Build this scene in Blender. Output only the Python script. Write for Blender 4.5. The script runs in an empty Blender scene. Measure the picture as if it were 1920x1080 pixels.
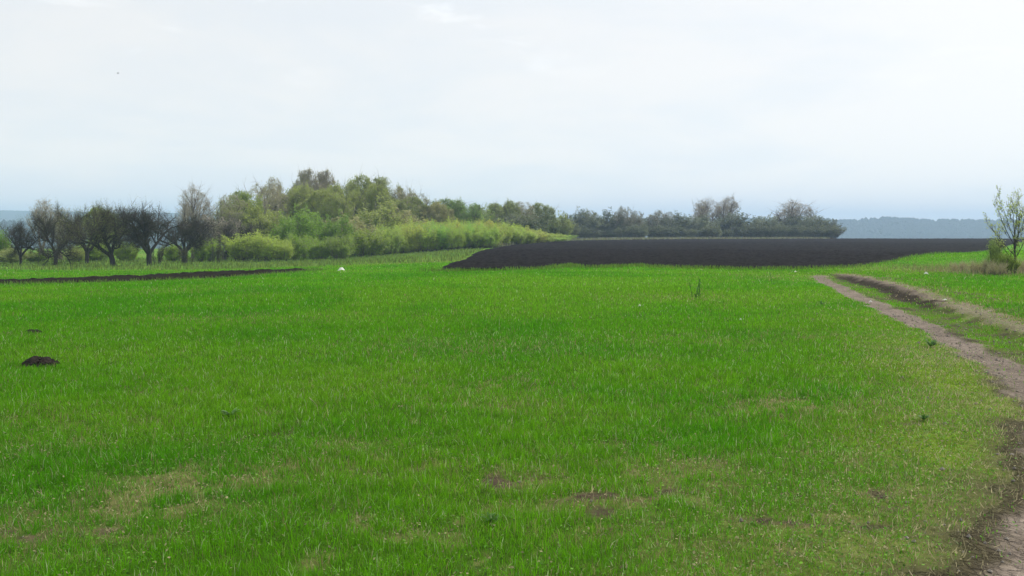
import bpy, math, random
import numpy as np
from mathutils import Vector

# ---------------------------------------------------------------- camera, sky, sun, exposure
sc = bpy.context.scene
F = 1844.0                      # focal length in pixels of the 1920 wide photograph
CAMZ = 1.65
HOR = 430.0                     # row of the true horizon
cam_d = bpy.data.cameras.new("camera")
cam_d.sensor_width = 36.0
cam_d.lens = 36.0 * F / 1920.0
cam_d.clip_start = 0.1
cam_d.clip_end = 12000
cam = bpy.data.objects.new("camera", cam_d)
sc.collection.objects.link(cam)
cam.location = (0, 0, CAMZ)
PITCH = math.atan((540 - HOR) / F)
cam.rotation_euler = (math.radians(90) - PITCH, 0, 0)
sc.camera = cam
sc.view_settings.view_transform = 'Standard'
sc.view_settings.look = 'None'
sc.view_settings.gamma = 1.0
sc.view_settings.use_curve_mapping = False
sc.view_settings.exposure = 0.08
sc.cycles.use_denoising = True
sc.cycles.max_bounces = 6
sc.cycles.diffuse_bounces = 3
sc.cycles.transmission_bounces = 3
sc.cycles.volume_bounces = 1
sc.cycles.transparent_max_bounces = 8

SUN_EL, SUN_AZ = math.radians(48), math.radians(48)     # azimuth to the right of straight ahead (+Y)
sdir = Vector((math.sin(SUN_AZ) * math.cos(SUN_EL), math.cos(SUN_AZ) * math.cos(SUN_EL), math.sin(SUN_EL)))
sun_d = bpy.data.lights.new("sun", 'SUN')
sun_d.energy = 3.6
sun_d.angle = math.radians(4)
sun_d.color = (1.0, 0.94, 0.82)
sun = bpy.data.objects.new("sun", sun_d)
sc.collection.objects.link(sun)
sun.rotation_euler = (-sdir).to_track_quat('-Z', 'Y').to_euler()

world = bpy.data.worlds.new("World")
sc.world = world
world.use_nodes = True
wn, wl = world.node_tree.nodes, world.node_tree.links
wn.clear()
def N(nodes, typ, **kw):
    n = nodes.new(typ)
    for k, v in kw.items():
        if k == 'inp':
            for a, b in v.items():
                n.inputs[a].default_value = b
        else:
            setattr(n, k, v)
    return n
out = N(wn, 'ShaderNodeOutputWorld')
bg = N(wn, 'ShaderNodeBackground')
bg.inputs[1].default_value = 0.124
wl.new(bg.outputs[0], out.inputs[0])
sky = N(wn, 'ShaderNodeTexSky', sky_type='NISHITA', sun_disc=False, sun_elevation=SUN_EL, sun_rotation=SUN_AZ)
sky.air_density = 1.0
sky.dust_density = 2.0
tc = N(wn, 'ShaderNodeTexCoord')
sep = N(wn, 'ShaderNodeSeparateXYZ')
wl.new(tc.outputs['Generated'], sep.inputs[0])
def wm(op, a, b=None, c=None, clamp=False):
    n = N(wn, 'ShaderNodeMath', operation=op, use_clamp=clamp)
    for i, v in enumerate((a, b, c)):
        if v is None: continue
        if isinstance(v, (int, float)): n.inputs[i].default_value = v
        else: wl.new(v, n.inputs[i])
    return n.outputs[0]
zp = wm('MAXIMUM', sep.outputs[2], 0.0)
zz = wm('ADD', zp, 0.16)
cu = wm('DIVIDE', sep.outputs[0], zz)
cv = wm('DIVIDE', sep.outputs[1], zz)
cmb = N(wn, 'ShaderNodeCombineXYZ')
wl.new(cu, cmb.inputs[0]); wl.new(cv, cmb.inputs[1])
n1 = N(wn, 'ShaderNodeTexNoise', inp={'Scale': 0.9, 'Detail': 6.0, 'Roughness': 0.55, 'Distortion': 0.25})
n2 = N(wn, 'ShaderNodeTexNoise', inp={'Scale': 2.6, 'Detail': 7.0, 'Roughness': 0.6, 'Distortion': 0.5})
wl.new(cmb.outputs[0], n1.inputs['Vector']); wl.new(cmb.outputs[0], n2.inputs['Vector'])
# bright veil towards the sun
vd = N(wn, 'ShaderNodeVectorMath', operation='DOT_PRODUCT')
wl.new(tc.outputs['Generated'], vd.inputs[0]); vd.inputs[1].default_value = tuple(sdir)
glow = wm('POWER', wm('MAXIMUM', vd.outputs['Value'], 0.0), 3.0)
# thin cloud cover: mostly closed, some paler blue gaps
r1 = N(wn, 'ShaderNodeMapRange', interpolation_type='SMOOTHSTEP', inp={'From Min': 0.38, 'From Max': 0.60, 'To Min': 0.0, 'To Max': 1.0})
wl.new(wm('ADD', n1.outputs['Fac'], wm('MULTIPLY', sep.outputs[0], 0.16)), r1.inputs['Value'])
r2 = N(wn, 'ShaderNodeMapRange', interpolation_type='SMOOTHSTEP', inp={'From Min': 0.56, 'From Max': 0.74, 'To Min': 0.0, 'To Max': 1.0})
wl.new(n2.outputs['Fac'], r2.inputs['Value'])
puffs = wm('MULTIPLY', r2.outputs[0], wm('MULTIPLY', wm('SUBTRACT', zp, 0.12, clamp=True), 9.0, clamp=True))
SK_DIM, SK_BRT = (7.5, 7.7, 7.85, 1), (8.15, 8.05, 7.9, 1)
mixc = N(wn, 'ShaderNodeMix', data_type='RGBA')
mixc.inputs[6].default_value = SK_DIM
mixc.inputs[7].default_value = SK_BRT
wl.new(r1.outputs[0], mixc.inputs[0])
lum = wm('ADD', wm('ADD', wm('ADD', 0.915, wm('MULTIPLY', wm('POWER', wm('SUBTRACT', 1.0, zp), 13.0), 0.22)), wm('MULTIPLY', glow, 0.20)), wm('MULTIPLY', puffs, 0.16))
vm = N(wn, 'ShaderNodeVectorMath', operation='SCALE')
wl.new(mixc.outputs[2], vm.inputs[0]); wl.new(lum, vm.inputs['Scale'])
mix2 = N(wn, 'ShaderNodeMix', data_type='RGBA')
mix2.inputs[0].default_value = 0.90
wl.new(sky.outputs[0], mix2.inputs[6]); wl.new(vm.outputs[0], mix2.inputs[7])
wl.new(mix2.outputs[2], bg.inputs[0])

# ---------------------------------------------------------------- helpers
rng = np.random.default_rng(7)
def lnk(o):
    sc.collection.objects.link(o)
    return o
def tag(o, label=None, cat=None, group=None, kind=None):
    if label: o['label'] = label
    if cat: o['category'] = cat
    if group: o['group'] = group
    if kind: o['kind'] = kind
    return o
def _hash(ix, iy, s):
    h = (ix.astype(np.int64) * 374761393 + iy.astype(np.int64) * 668265263 + s * 974634777) & 0xffffffff
    h = ((h ^ (h >> 13)) * 1274126177) & 0xffffffff
    h = (h ^ (h >> 16)) & 0xffffff
    return h / float(0xffffff)
def vnoise(x, y, s=0):
    x = np.asarray(x, float); y = np.asarray(y, float)
    ix = np.floor(x); iy = np.floor(y)
    fx = x - ix; fy = y - iy
    fx = fx * fx * (3 - 2 * fx); fy = fy * fy * (3 - 2 * fy)
    a = _hash(ix, iy, s); b = _hash(ix + 1, iy, s); c = _hash(ix, iy + 1, s); d = _hash(ix + 1, iy + 1, s)
    return (a * (1 - fx) + b * fx) * (1 - fy) + (c * (1 - fx) + d * fx) * fy
def fbm(x, y, wl_, octv=4, s=0, g=0.5):
    t = 0; a = 1; n = 0; f = 1.0 / wl_
    c_, s_ = math.cos(0.6), math.sin(0.6)
    for k in range(octv):
        t = t + a * vnoise(x * f, y * f, s + k * 17); n += a
        a *= g; f *= 2.03; x, y = x * c_ - y * s_, x * s_ + y * c_
    return t / n
def ss(a, b, x):
    t = np.clip((x - a) / (b - a), 0, 1)
    return t * t * (3 - 2 * t)

_dd = np.linspace(0, 4000, 4001)
def prof(pts):
    v = np.interp(_dd, [p[0] for p in pts], [p[1] for p in pts])
    k = np.hanning(15); k /= k.sum()
    vp = np.concatenate([np.full(7, v[0]), v, np.full(7, v[-1])])
    return np.convolve(vp, k, 'valid')
PR = prof([(0, 1.65), (30, 1.65), (45, 1.80), (60, 1.92), (100, 1.95), (195, 1.97), (215, 2.05), (240, 2.5), (300, 5.5), (500, 14), (900, 28), (4000, 34)])
PL = prof([(0, 1.65), (22, 1.70), (36, 1.98), (45, 2.15), (58, 2.45), (76, 2.80), (105, 3.15), (150, 3.5), (230, 4.4), (400, 10), (900, 28), (4000, 34)])

# wheel tracks of the dirt road in world metres
T1 = np.array([(-1.6, -3.0), (-0.5, 0.0), (0.8, 2.2), (2.42, 4.3), (3.24, 5.6), (4.32, 7.3), (5.15, 9.2), (5.85, 11.2), (6.35, 13.2), (7.02, 16.0), (7.85, 20.3), (9.05, 27.0), (10.15, 32.0), (11.4, 36.5), (12.4, 40.0)])
T2 = np.array([(0.0, -3.5), (1.0, -0.6), (2.3, 1.6), (3.4, 3.6), (4.3, 5.0), (5.5, 6.7), (6.5, 8.5), (7.35, 10.7), (7.85, 12.8), (8.4, 15.9), (9.3, 20.2), (10.5, 26.0), (11.65, 31.5), (12.35, 36.0), (13.0, 40.0)])
def resample(P, n=160):
    t = np.arange(len(P)); u = np.linspace(0, len(P) - 1, n)
    x = np.interp(u, t, P[:, 0]); y = np.interp(u, t, P[:, 1])
    k = np.hanning(19); k /= k.sum()
    xs = np.convolve(np.pad(x, 9, mode='edge'), k, 'valid'); ys = np.convolve(np.pad(y, 9, mode='edge'), k, 'valid')
    return np.stack([xs, ys], 1)
T1s, T2s = resample(T1), resample(T2)
def pdist(x, y, P):
    """distance and signed side (positive = right of the travel direction) to a polyline"""
    best = np.full(x.shape, 1e9); side = np.zeros(x.shape)
    for (ax, ay), (bx, by) in zip(P[:-1], P[1:]):
        dx, dy = bx - ax, by - ay
        L = dx * dx + dy * dy
        t = np.clip(((x - ax) * dx + (y - ay) * dy) / L, 0, 1)
        qx, qy = x - ax - t * dx, y - ay - t * dy
        d = np.hypot(qx, qy)
        m = d < best
        best = np.where(m, d, best)
        side = np.where(m, np.sign(qx * dy - qy * dx), side)
    return best, side
def road_fields(x, y):
    x = np.atleast_1d(np.asarray(x, float)); y = np.atleast_1d(np.asarray(y, float))
    d1 = np.full(x.shape, 99.0); d2 = d1.copy(); s1 = -np.ones(x.shape); s2 = -np.ones(x.shape)
    m = (y < 48) & (y > -6) & (x > -8) & (x < 20)
    if m.any():
        d1[m], s1[m] = pdist(x[m], y[m], T1s); d2[m], s2[m] = pdist(x[m], y[m], T2s)
    return d1, s1, d2, s2
def height(x, y, detail=True):
    sh = np.shape(x)
    x = np.atleast_1d(np.asarray(x, float)); y = np.atleast_1d(np.asarray(y, float))
    r = np.hypot(x, y)
    r_ = np.where(y > 0, np.clip(y * 0.85 + r * 0.15, 0, 4000), r * 0.3)
    a = np.interp(r_, _dd, PR); b = np.interp(r_, _dd, PL)
    w = 1 - ss(-22, 3, x)
    h = CAMZ - (a * (1 - w) + b * w)
    h = h + 0.10 * (fbm(x, y, 14, 2, 5) - 0.5) * ss(6, 18, r)
    # low grassy bank on the right, where the young tree stands
    h = h + 0.7 * np.exp(-(((x - 32.0) / 7.5) ** 2 + ((y - 54) / 13.0) ** 2))
    d1, s1, d2, s2 = road_fields(x, y)
    near = ss(46, 34, y)
    rightside = np.where((s1 > 0), 1.0, 0.0)
    between = rightside * np.where(s2 < 0, 1.0, 0.0)
    h = h - near * 0.05 * np.exp(-(d1 / 0.28) ** 2)
    h = h - near * 0.07 * between * ss(0.1, 0.6, d1) * ss(0.0, 0.55, d2)
    jit = (fbm(x, y, 0.6, 3, 700) - 0.5)
    up = np.where(s2 > 0, 1.0, ss(0.50, 0.10, d2 + 0.55 * jit)) * (0.8 + 0.9 * jit)
    h = h + near * 0.10 * up * ss(3.0, 0.6, np.where(s2 > 0, d2, 0.0)) * ss(9, 15, y + 0 * x)
    h = h - near * 0.03 * np.exp(-(d2 / 0.2) ** 2)
    if detail:
        h = h + 0.05 * (fbm(x, y, 1.3, 3, 9) - 0.5) + 0.035 * (fbm(x, y, 0.25, 3, 31) - 0.5) * ss(60, 20, r)
    return h.reshape(sh) if sh else float(h[0])
def hz(x, y): return height(float(x), float(y))
def at(px, row):
    """ground point seen at a pixel of the photograph, for measuring distances off the picture"""
    d = np.concatenate([np.linspace(3, 60, 1200), np.linspace(60, 400, 2000)])
    x = (px - 960) / F * d
    z = height(x, d, False)
    rr = HOR + F * (CAMZ - z) / d
    k = np.argmax(rr <= row)
    if rr[k] > row: k = len(d) - 1
    return float(x[k]), float(d[k])

def mesh_np(name, V, faces_list, mats, mat_idx=None, smooth=False, attrs=None):
    """faces_list: list of (n, k) int arrays"""
    me = bpy.data.meshes.new(name)
    nl = sum(f.size for f in faces_list); npoly = sum(len(f) for f in faces_list)
    me.vertices.add(len(V)); me.vertices.foreach_set('co', np.asarray(V, np.float32).ravel())
    me.loops.add(nl); me.loops.foreach_set('vertex_index', np.concatenate([f.ravel() for f in faces_list]).astype(np.int32))
    tot = np.concatenate([np.full(len(f), f.shape[1]) for f in faces_list])
    st = np.concatenate([[0], np.cumsum(tot)[:-1]])
    me.polygons.add(npoly); me.polygons.foreach_set('loop_start', st.astype(np.int32))
    if smooth: me.polygons.foreach_set('use_smooth', np.ones(npoly, bool))
    for m in mats: me.materials.append(m)
    if mat_idx is not None: me.polygons.foreach_set('material_index', np.asarray(mat_idx, np.int32))
    for k, a in (attrs or {}).items():
        at_ = me.attributes.new(k, 'FLOAT_COLOR', 'POINT')
        c = np.ones((len(V), 4), np.float32); c[:, :a.shape[1]] = a
        at_.data.foreach_set('color', c.ravel())
    me.update(calc_edges=True)
    if not smooth: me.shade_flat()
    return me
def obj(name, me, parent=None):
    o = bpy.data.objects.new(name, me); lnk(o)
    if parent is not None: o.parent = parent
    return o
def empty(name, loc, rz=0.0):
    o = bpy.data.objects.new(name, None); lnk(o)
    o.empty_display_size = 0.2
    o.location = loc; o.rotation_euler = (0, 0, rz)
    return o

# ---------------------------------------------------------------- materials
def new_mat(name):
    m = bpy.data.materials.new(name); m.use_nodes = True
    m.node_tree.nodes.clear()
    return m, m.node_tree.nodes, m.node_tree.links
def mat_simple(name, col, rough=0.9, var=0.25, scale=8.0, bump=0.0, spec=0.2, trans=0.0, objcol=False, attr=None, detail=4.0, var2=None):
    m, n, l = new_mat(name)
    o = N(n, 'ShaderNodeOutputMaterial')
    p = N(n, 'ShaderNodeBsdfPrincipled', inp={'Roughness': rough, 'Specular IOR Level': spec})
    t = N(n, 'ShaderNodeTexCoord'); no = N(n, 'ShaderNodeTexNoise', inp={'Scale': scale, 'Detail': detail, 'Roughness': 0.65})
    l.new(t.outputs['Object'], no.inputs['Vector'])
    mr = N(n, 'ShaderNodeMapRange', inp={'From Min': 0.25, 'From Max': 0.75, 'To Min': 1 - var, 'To Max': 1 + var})
    l.new(no.outputs['Fac'], mr.inputs['Value'])
    if attr:
        a = N(n, 'ShaderNodeAttribute', attribute_name=attr); base = a.outputs['Color']
    else:
        a = N(n, 'ShaderNodeRGB'); a.outputs[0].default_value = (*col, 1); base = a.outputs[0]
    if objcol:
        oi = N(n, 'ShaderNodeObjectInfo'); mm = N(n, 'ShaderNodeMix', data_type='RGBA', blend_type='MULTIPLY'); mm.inputs[0].default_value = 1
        l.new(base, mm.inputs[6]); l.new(oi.outputs['Color'], mm.inputs[7]); base = mm.outputs[2]
    vs = N(n, 'ShaderNodeVectorMath', operation='SCALE'); l.new(base, vs.inputs[0]); l.new(mr.outputs[0], vs.inputs['Scale'])
    l.new(vs.outputs[0], p.inputs['Base Color'])
    if bump:
        b = N(n, 'ShaderNodeBump', inp={'Strength': 0.8, 'Distance': bump}); l.new(no.outputs['Fac'], b.inputs['Height']); l.new(b.outputs[0], p.inputs['Normal'])
    if trans:
        tr = N(n, 'ShaderNodeBsdfTranslucent'); l.new(vs.outputs[0], tr.inputs[0])
        mx = N(n, 'ShaderNodeMixShader'); mx.inputs[0].default_value = trans
        l.new(p.outputs[0], mx.inputs[1]); l.new(tr.outputs[0], mx.inputs[2]); l.new(mx.outputs[0], o.inputs[0])
    else:
        l.new(p.outputs[0], o.inputs[0])
    return m
M_ground = mat_simple('meadow_ground', (0.1, 0.2, 0.03), attr='cover', var=0.5, scale=14.0, bump=0.03, detail=8.0, spec=0.03)
M_road = mat_simple('dirt_surface', (0.2, 0.17, 0.13), attr='cover', var=0.5, scale=16.0, bump=0.06, detail=9.0, spec=0.05)
_n, _l = M_road.node_tree.nodes, M_road.node_tree.links
_v = N(_n, 'ShaderNodeTexVoronoi', feature='DISTANCE_TO_EDGE', inp={'Scale': 14.0}); _tc = N(_n, 'ShaderNodeTexCoord')
_nn = N(_n, 'ShaderNodeTexNoise', inp={'Scale': 6.0, 'Detail': 4.0}); _vm = N(_n, 'ShaderNodeVectorMath', operation='MULTIPLY_ADD'); _vm.inputs[1].default_value = (.25, .25, .25)
_l.new(_tc.outputs['Object'], _nn.inputs['Vector']); _l.new(_nn.outputs['Color'], _vm.inputs[0]); _l.new(_tc.outputs['Object'], _vm.inputs[2]); _l.new(_vm.outputs[0], _v.inputs['Vector'])
_mr = N(_n, 'ShaderNodeMapRange', inp={'From Min': 0.0, 'From Max': 0.16}); _l.new(_v.outputs['Distance'], _mr.inputs['Value'])
_bp = N(_n, 'ShaderNodeBump', inp={'Strength': 0.9, 'Distance': 0.018}); _l.new(_mr.outputs[0], _bp.inputs['Height'])
_old = [q for q in _n if q.type == 'BUMP' and q != _bp][0]; _l.new(_old.outputs[0], _bp.inputs['Normal'])
_pr = [q for q in _n if q.type == 'BSDF_PRINCIPLED'][0]; _l.new(_bp.outputs[0], _pr.inputs['Normal'])
M_plough = mat_simple('ploughed_soil', (0.0085, 0.0070, 0.0075), var=0.6, scale=3.0, bump=0.03, detail=6.0, spec=0.05, rough=1.0)
M_strip = mat_simple('strip_soil', (0.013, 0.011, 0.007), var=0.6, scale=3.0, bump=0.03, detail=6.0, spec=0.05, rough=1.0)
M_grass = mat_simple('grass_blades', (0.1, 0.3, 0.02), attr='cover', var=0.12, scale=3.0, rough=0.6, spec=0.12, trans=0.5)
M_bark_dark = mat_simple('dark_bark', (0.042, 0.038, 0.038), var=0.4, scale=6.0, bump=0.02, objcol=True)
M_bark_grey = mat_simple('grey_bark', (0.14, 0.12, 0.105), var=0.35, scale=5.0, bump=0.02, objcol=True)
M_leaf = mat_simple('spring_leaves', (1, 1, 1), var=0.35, scale=0.9, rough=0.6, trans=0.4, objcol=True)
M_far = mat_simple('far_forest', (0.02, 0.028, 0.02), var=0.5, scale=0.05)
M_soilclod = mat_simple('dark_earth', (0.022, 0.017, 0.013), var=0.5, scale=25.0, bump=0.02)
M_white = mat_simple('white_plastic', (0.80, 0.80, 0.76), var=0.08, scale=6.0, rough=0.45, trans=0.25)
M_straw = mat_simple('straw', (0.42, 0.37, 0.22), var=0.2, scale=10, rough=0.8, trans=0.2)
M_weed = mat_simple('weed_leaves', (0.06, 0.16, 0.025), var=0.3, scale=9, rough=0.6, trans=0.35)
M_weedgrey = mat_simple('grey_green_leaves', (0.13, 0.25, 0.08), var=0.3, scale=9, rough=0.6, trans=0.3)
M_stone = mat_simple('pebbles', (0.20, 0.18, 0.155), var=0.35, scale=40)
M_bird = mat_simple('bird_plumage', (0.03, 0.03, 0.035), var=0.2, scale=30)

# ---------------------------------------------------------------- outlines measured off the photograph
FIELD_PX = [(815, 504), (880, 503.5), (1000, 500.5), (1040, 496), (1070, 493.5), (1105, 497.5), (1150, 496), (1200, 494), (1260, 497.5), (1340, 499), (1420, 500.5), (1500, 500), (1600, 495.5)]
FIELD = [at(p[0], p[1] + 5) for p in FIELD_PX] + [(24.9, 61.0), (34.5, 76.0), (47.5, 96.0), (73, 142), (101, 190), (150, 285), (125, 285)]
FIELD += [(73, 268), (66.5, 203), (47, 197), (34, 191), (22, 182), (10.7, 166), (4.0, 140), (-1.2, 116)] + [at(900, 471), at(884, 478), at(872, 487), at(845, 494)]
FIELD = np.array(FIELD)
STRIP_PX = [(-140, 541), (0, 535), (60, 533.5), (180, 530.5), (300, 527), (400, 523.5), (480, 517), (560, 509.5), (590, 506.5), (500, 508.5), (400, 512.5), (300, 517.5), (180, 522.5), (0, 528.5), (-140, 534)]
STRIP = np.array([at(*p) for p in STRIP_PX])
def inside(x, y, P):
    c = np.zeros(x.shape, bool)
    for (ax, ay), (bx, by) in zip(P, np.roll(P, -1, 0)):
        if ay == by: continue
        m = ((ay > y) != (by > y)) & (x < (bx - ax) * (y - ay) / (by - ay) + ax)
        c ^= m
    return c
def edge_dist(x, y, P):
    d, _ = pdist(x, y, np.vstack([P, P[:1]]))
    return d

# worn and yellow patches: (px, row, half width m, half depth m, strength)
DRY = [(330, 930, .75, .45, 1), (430, 900, .5, .35, .8), (250, 985, .4, .35, .9), (120, 830, .7, .5, .4), (60, 800, .8, .4, .5), (560, 880, .5, .5, .7), (620, 850, .5, .4, .7),
       (985, 905, .35, .35, 1.1), (930, 770, .8, .5, .6), (900, 730, .9, .7, .5), (1200, 945, .6, .28, 1.3), (1290, 885, .6, .45, .9), (1350, 915, .35, .3, .7),
       (1500, 770, .9, .6, .9), (1330, 640, 1.2, .9, .5), (1530, 630, 1.3, .9, .6), (1600, 860, .5, .5, .8), (1560, 990, .6, .35, 1), (1470, 1040, .7, .35, 1), (1350, 1050, .5, .3, .8),
       (1150, 1000, .5, .3, .5), (1000, 960, .3, .2, .7), (790, 880, .3, .25, .8), (715, 880, .2, .2, .9), (1700, 930, .5, .6, .9), (1760, 1000, .4, .6, .9), (1640, 1060, .6, .3, .9), (20, 1000, .4, .4, .9),
       (440, 600, 1.8, 1.2, .5), (300, 545, 3, 1.5, .4), (870, 650, 1.6, 1.0, .45), (1290, 560, 2, 1.4, .45), (1480, 520, 2.4, 3.0, .8), (1780, 520, 2.0, 2, .4), (1730, 760, .5, .9, .6)]
BARE = [(985, 910, .16, .12, 1), (1165, 945, .26, .10, 1.2), (1230, 935, .22, .09, 1.1), (715, 885, .10, .08, 1), (790, 885, .08, .07, .9), (550, 820, .12, .1, .8), (1490, 985, .14, .09, 1), (1440, 1065, .2, .08, 1), (1740, 800, .15, .15, .9), (215, 1000, .14, .10, .8), (25, 1010, .14, .1, .9), (1090, 975, .10, .08, .8), (1610, 835, .12, .1, .7), (1700, 950, .15, .15, .7), (1640, 1000, .15, .1, .7)]
MOSS = [(1820, 720, .55, 1.9, 1.0), (1760, 700, .7, 1.2, .8), (1720, 830, .5, .9, .7), (1800, 850, .5, .7, .8), (1700, 640, .9, 1.2, .5), (1850, 880, .3, .6, .5), (1700, 600, 1.5, 2.0, .4)]
DRYW = [(*at(a, b), c, d, e) for a, b, c, d, e in DRY]
BAREW = [(*at(a, b), c * 1.25, d * 1.35, e * 1.3) for a, b, c, d, e in BARE]
MOSSW = [(*at(a, b), c, d, e) for a, b, c, d, e in MOSS]
def patches(x, y, L, s):
    t = np.zeros(x.shape)
    wx = x + 0.7 * (fbm(x, y, 0.7, 3, s) - 0.5); wy = y + 1.0 * (fbm(x, y, 0.7, 3, s + 5) - 0.5)
    for cx, cy, a, b, e in L:
        q = ((wx - cx) / a) ** 2 + ((wy - cy) / b) ** 2
        t = np.maximum(t, e * np.exp(-q * 0.9))
    return t
def cover(x, y):
    """what grows or lies at each place: soil, pale dry soil, thatch, yellow moss, lushness"""
    r = np.hypot(x, y)
    d1, s1, d2, s2 = road_fields(x, y)
    n1 = fbm(x, y, 0.5, 3, 40); n2 = 0.5 * fbm(x, y, 3.0, 4, 60) + 0.5 * fbm(x * 0.55, y, 9.0, 4, 63); n3 = fbm(x, y, 0.9, 3, 77)
    onroad = ss(40, 35.5, y)
    track = np.maximum(ss(0.37, 0.17, d1 + 0.4 * (n1 - 0.5)) * (0.55 + 0.45 * ss(50, 22, y)), 0.55 * ss(0.32, 0.12, d2 + 0.40 * (n1 - 0.5))) * onroad
    apronw = 0.32 + 0.30 * ss(9.5, 6.0, y) + 0.35 * ss(16, 9, y)
    apron = ss(apronw, apronw * 0.35, d1 + 0.55 * (n1 - 0.5)) * onroad
    between = np.where((s1 > 0) & (s2 < 0), 1.0, 0.0) * onroad
    soil = np.maximum(track, apron * 0.9)
    soil = np.maximum(soil, between * (0.40 + 1.3 * (n1 - 0.42) + 0.6 * ss(20, 26, y) * ss(0.85, 0.3, d2)))
    verge2 = np.where(s2 > 0, ss(3.2, 0.4, d2), 0) * onroad
    soil = np.maximum(soil, verge2 * (0.35 + 1.0 * (n3 - 0.5)))
    n5 = fbm(x, y, 0.14, 3, 222)
    dry = 0.85 * patches(x, y, DRYW, 90) * ss(0.38, 0.58, 0.25 * n1 + 0.75 * n5 + 0.04)
    dry = np.maximum(dry, 0.6 * ss(0.64, 0.78, 0.5 * n3 + 0.5 * n5 + 0.04) * ss(24, 8, r))
    soil = np.maximum(soil, patches(x, y, BAREW, 91) * ss(0.38, 0.6, n5))
    bank = np.exp(-(((x - 20.5) / 5.0) ** 2 + ((y - 42) / 6.5) ** 2))
    dry = np.maximum(dry, 0.9 * bank * ss(0.35, 0.6, n3 + 0.1))
    verge = np.where(s1 < 0, ss(2.4, 0.5, d1), 0) * onroad
    dry = np.maximum(dry, verge * (0.55 + 0.6 * (n1 - 0.5)) * ss(22, 9, y))
    # rough unmown grass beyond the meadow, on the left
    rough_ = ss(56, 62, y + 0.12 * x) * ss(3, -4, x)
    dry = np.maximum(dry, rough_ * (0.35 + 0.6 * (n2 - 0.5) + 0.7 * (fbm(x, y * 0.25, 5, 3, 12) - 0.5)))
    far = ss(160, 185, y) * ss(-5, 8, x)
    dry = np.maximum(dry, far)
    dry = np.maximum(dry, verge2 * (0.15 + 0.8 * (n1 - 0.4)))
    dry = np.maximum(dry, onroad * 0.95 * ss(0.42, 0.16, d2 + 0.35 * (n1 - 0.5)))
    moss = patches(x, y, MOSSW, 120)
    return np.clip(soil, 0, 1), track, np.clip(dry, 0, 1), np.clip(moss, 0, 1), n2, between, verge
C_GREEN = np.array([0.110, 0.335, 0.005]); C_LUSH = np.array([0.080, 0.300, 0.003]); C_YEL = np.array([0.155, 0.360, 0.012])
C_DRY = np.array([0.235, 0.210, 0.095]); C_SOIL = np.array([0.075, 0.058, 0.040]); C_PALE = np.array([0.26, 0.215, 0.18]); C_DARK = np.array([0.035, 0.028, 0.018]); C_MOSS = np.array([0.150, 0.260, 0.010])
def lerp(a, b, t): return a + (b - a) * t[:, None]
def green_at(n2, n4):
    c = lerp(np.tile(C_GREEN, (len(n2), 1)), C_LUSH, ss(0.42, 0.66, n4))
    return lerp(c, C_YEL, ss(0.42, 0.62, n2) * 0.85)

# ---------------------------------------------------------------- ground sheet, with the dirt road cut out of it
ang = np.radians(np.concatenate([np.linspace(-180, -46, 60, endpoint=False), np.linspace(-46, 46, 960), np.linspace(46, 180, 60, endpoint=False)[1:]]))
rad = np.concatenate([[0.3, 0.6, 1.0, 1.5, 2.0, 2.5, 3.0], np.exp(np.linspace(math.log(3.3), math.log(70), 520)), np.exp(np.linspace(math.log(72), math.log(3600), 150))])
A, R_ = np.meshgrid(ang, rad)
X, Y = (R_ * np.sin(A)).ravel(), (R_ * np.cos(A)).ravel()
Z = height(X, Y)
nr, na = A.shape
soil, track, dry, moss, n2, between, verge = cover(X, Y)
n4 = fbm(X, Y, 2.2, 4, 140)
gcol = green_at(n2, n4) * 0.62  # green darkened to carry the self-shadowing of the blades
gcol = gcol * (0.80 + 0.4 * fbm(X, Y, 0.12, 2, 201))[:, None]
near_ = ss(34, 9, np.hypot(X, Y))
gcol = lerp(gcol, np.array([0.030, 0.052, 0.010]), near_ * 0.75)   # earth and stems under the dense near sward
gcol = lerp(gcol, C_DRY * 0.95, dry * 0.65)
gcol = lerp(gcol, C_MOSS, moss * 0.75)
gcol = lerp(gcol, C_MOSS * 0.75, np.clip(between + 0.5 * verge, 0, 1) * 0.5)
gcol = lerp(gcol, C_SOIL * 0.9, soil)
_d1, _s1, _d2, _s2 = road_fields(X, Y)
rut = between * ss(0.05, 0.2, _d2) * ss(0.85, 0.45, _d2) * ss(19, 22, Y) * ss(37, 33, Y)
gcol = lerp(gcol, C_DARK, np.clip(rut * (0.5 + fbm(X, Y, 0.5, 3, 8)), 0, 1))
gcol = lerp(gcol, C_PALE, np.clip(track * (0.45 + 0.8 * fbm(X, Y, 0.35, 4, 18)), 0, 1))
ii = np.arange(nr - 1)[:, None] * na + np.arange(na)[None, :]
nxt = np.roll(np.arange(na), -1)
q = np.stack([ii, np.arange(nr - 1)[:, None] * na + nxt[None, :], np.arange(1, nr)[:, None] * na + nxt[None, :], np.arange(1, nr)[:, None] * na + np.arange(na)[None, :]], -1).reshape(-1, 4)
q = q[:, ::-1]
rd = (soil > 0.74) & (np.minimum(road_fields(X, Y)[0], road_fields(X, Y)[2]) < 1.6)
isroad = rd[q].sum(1) >= 3
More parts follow.
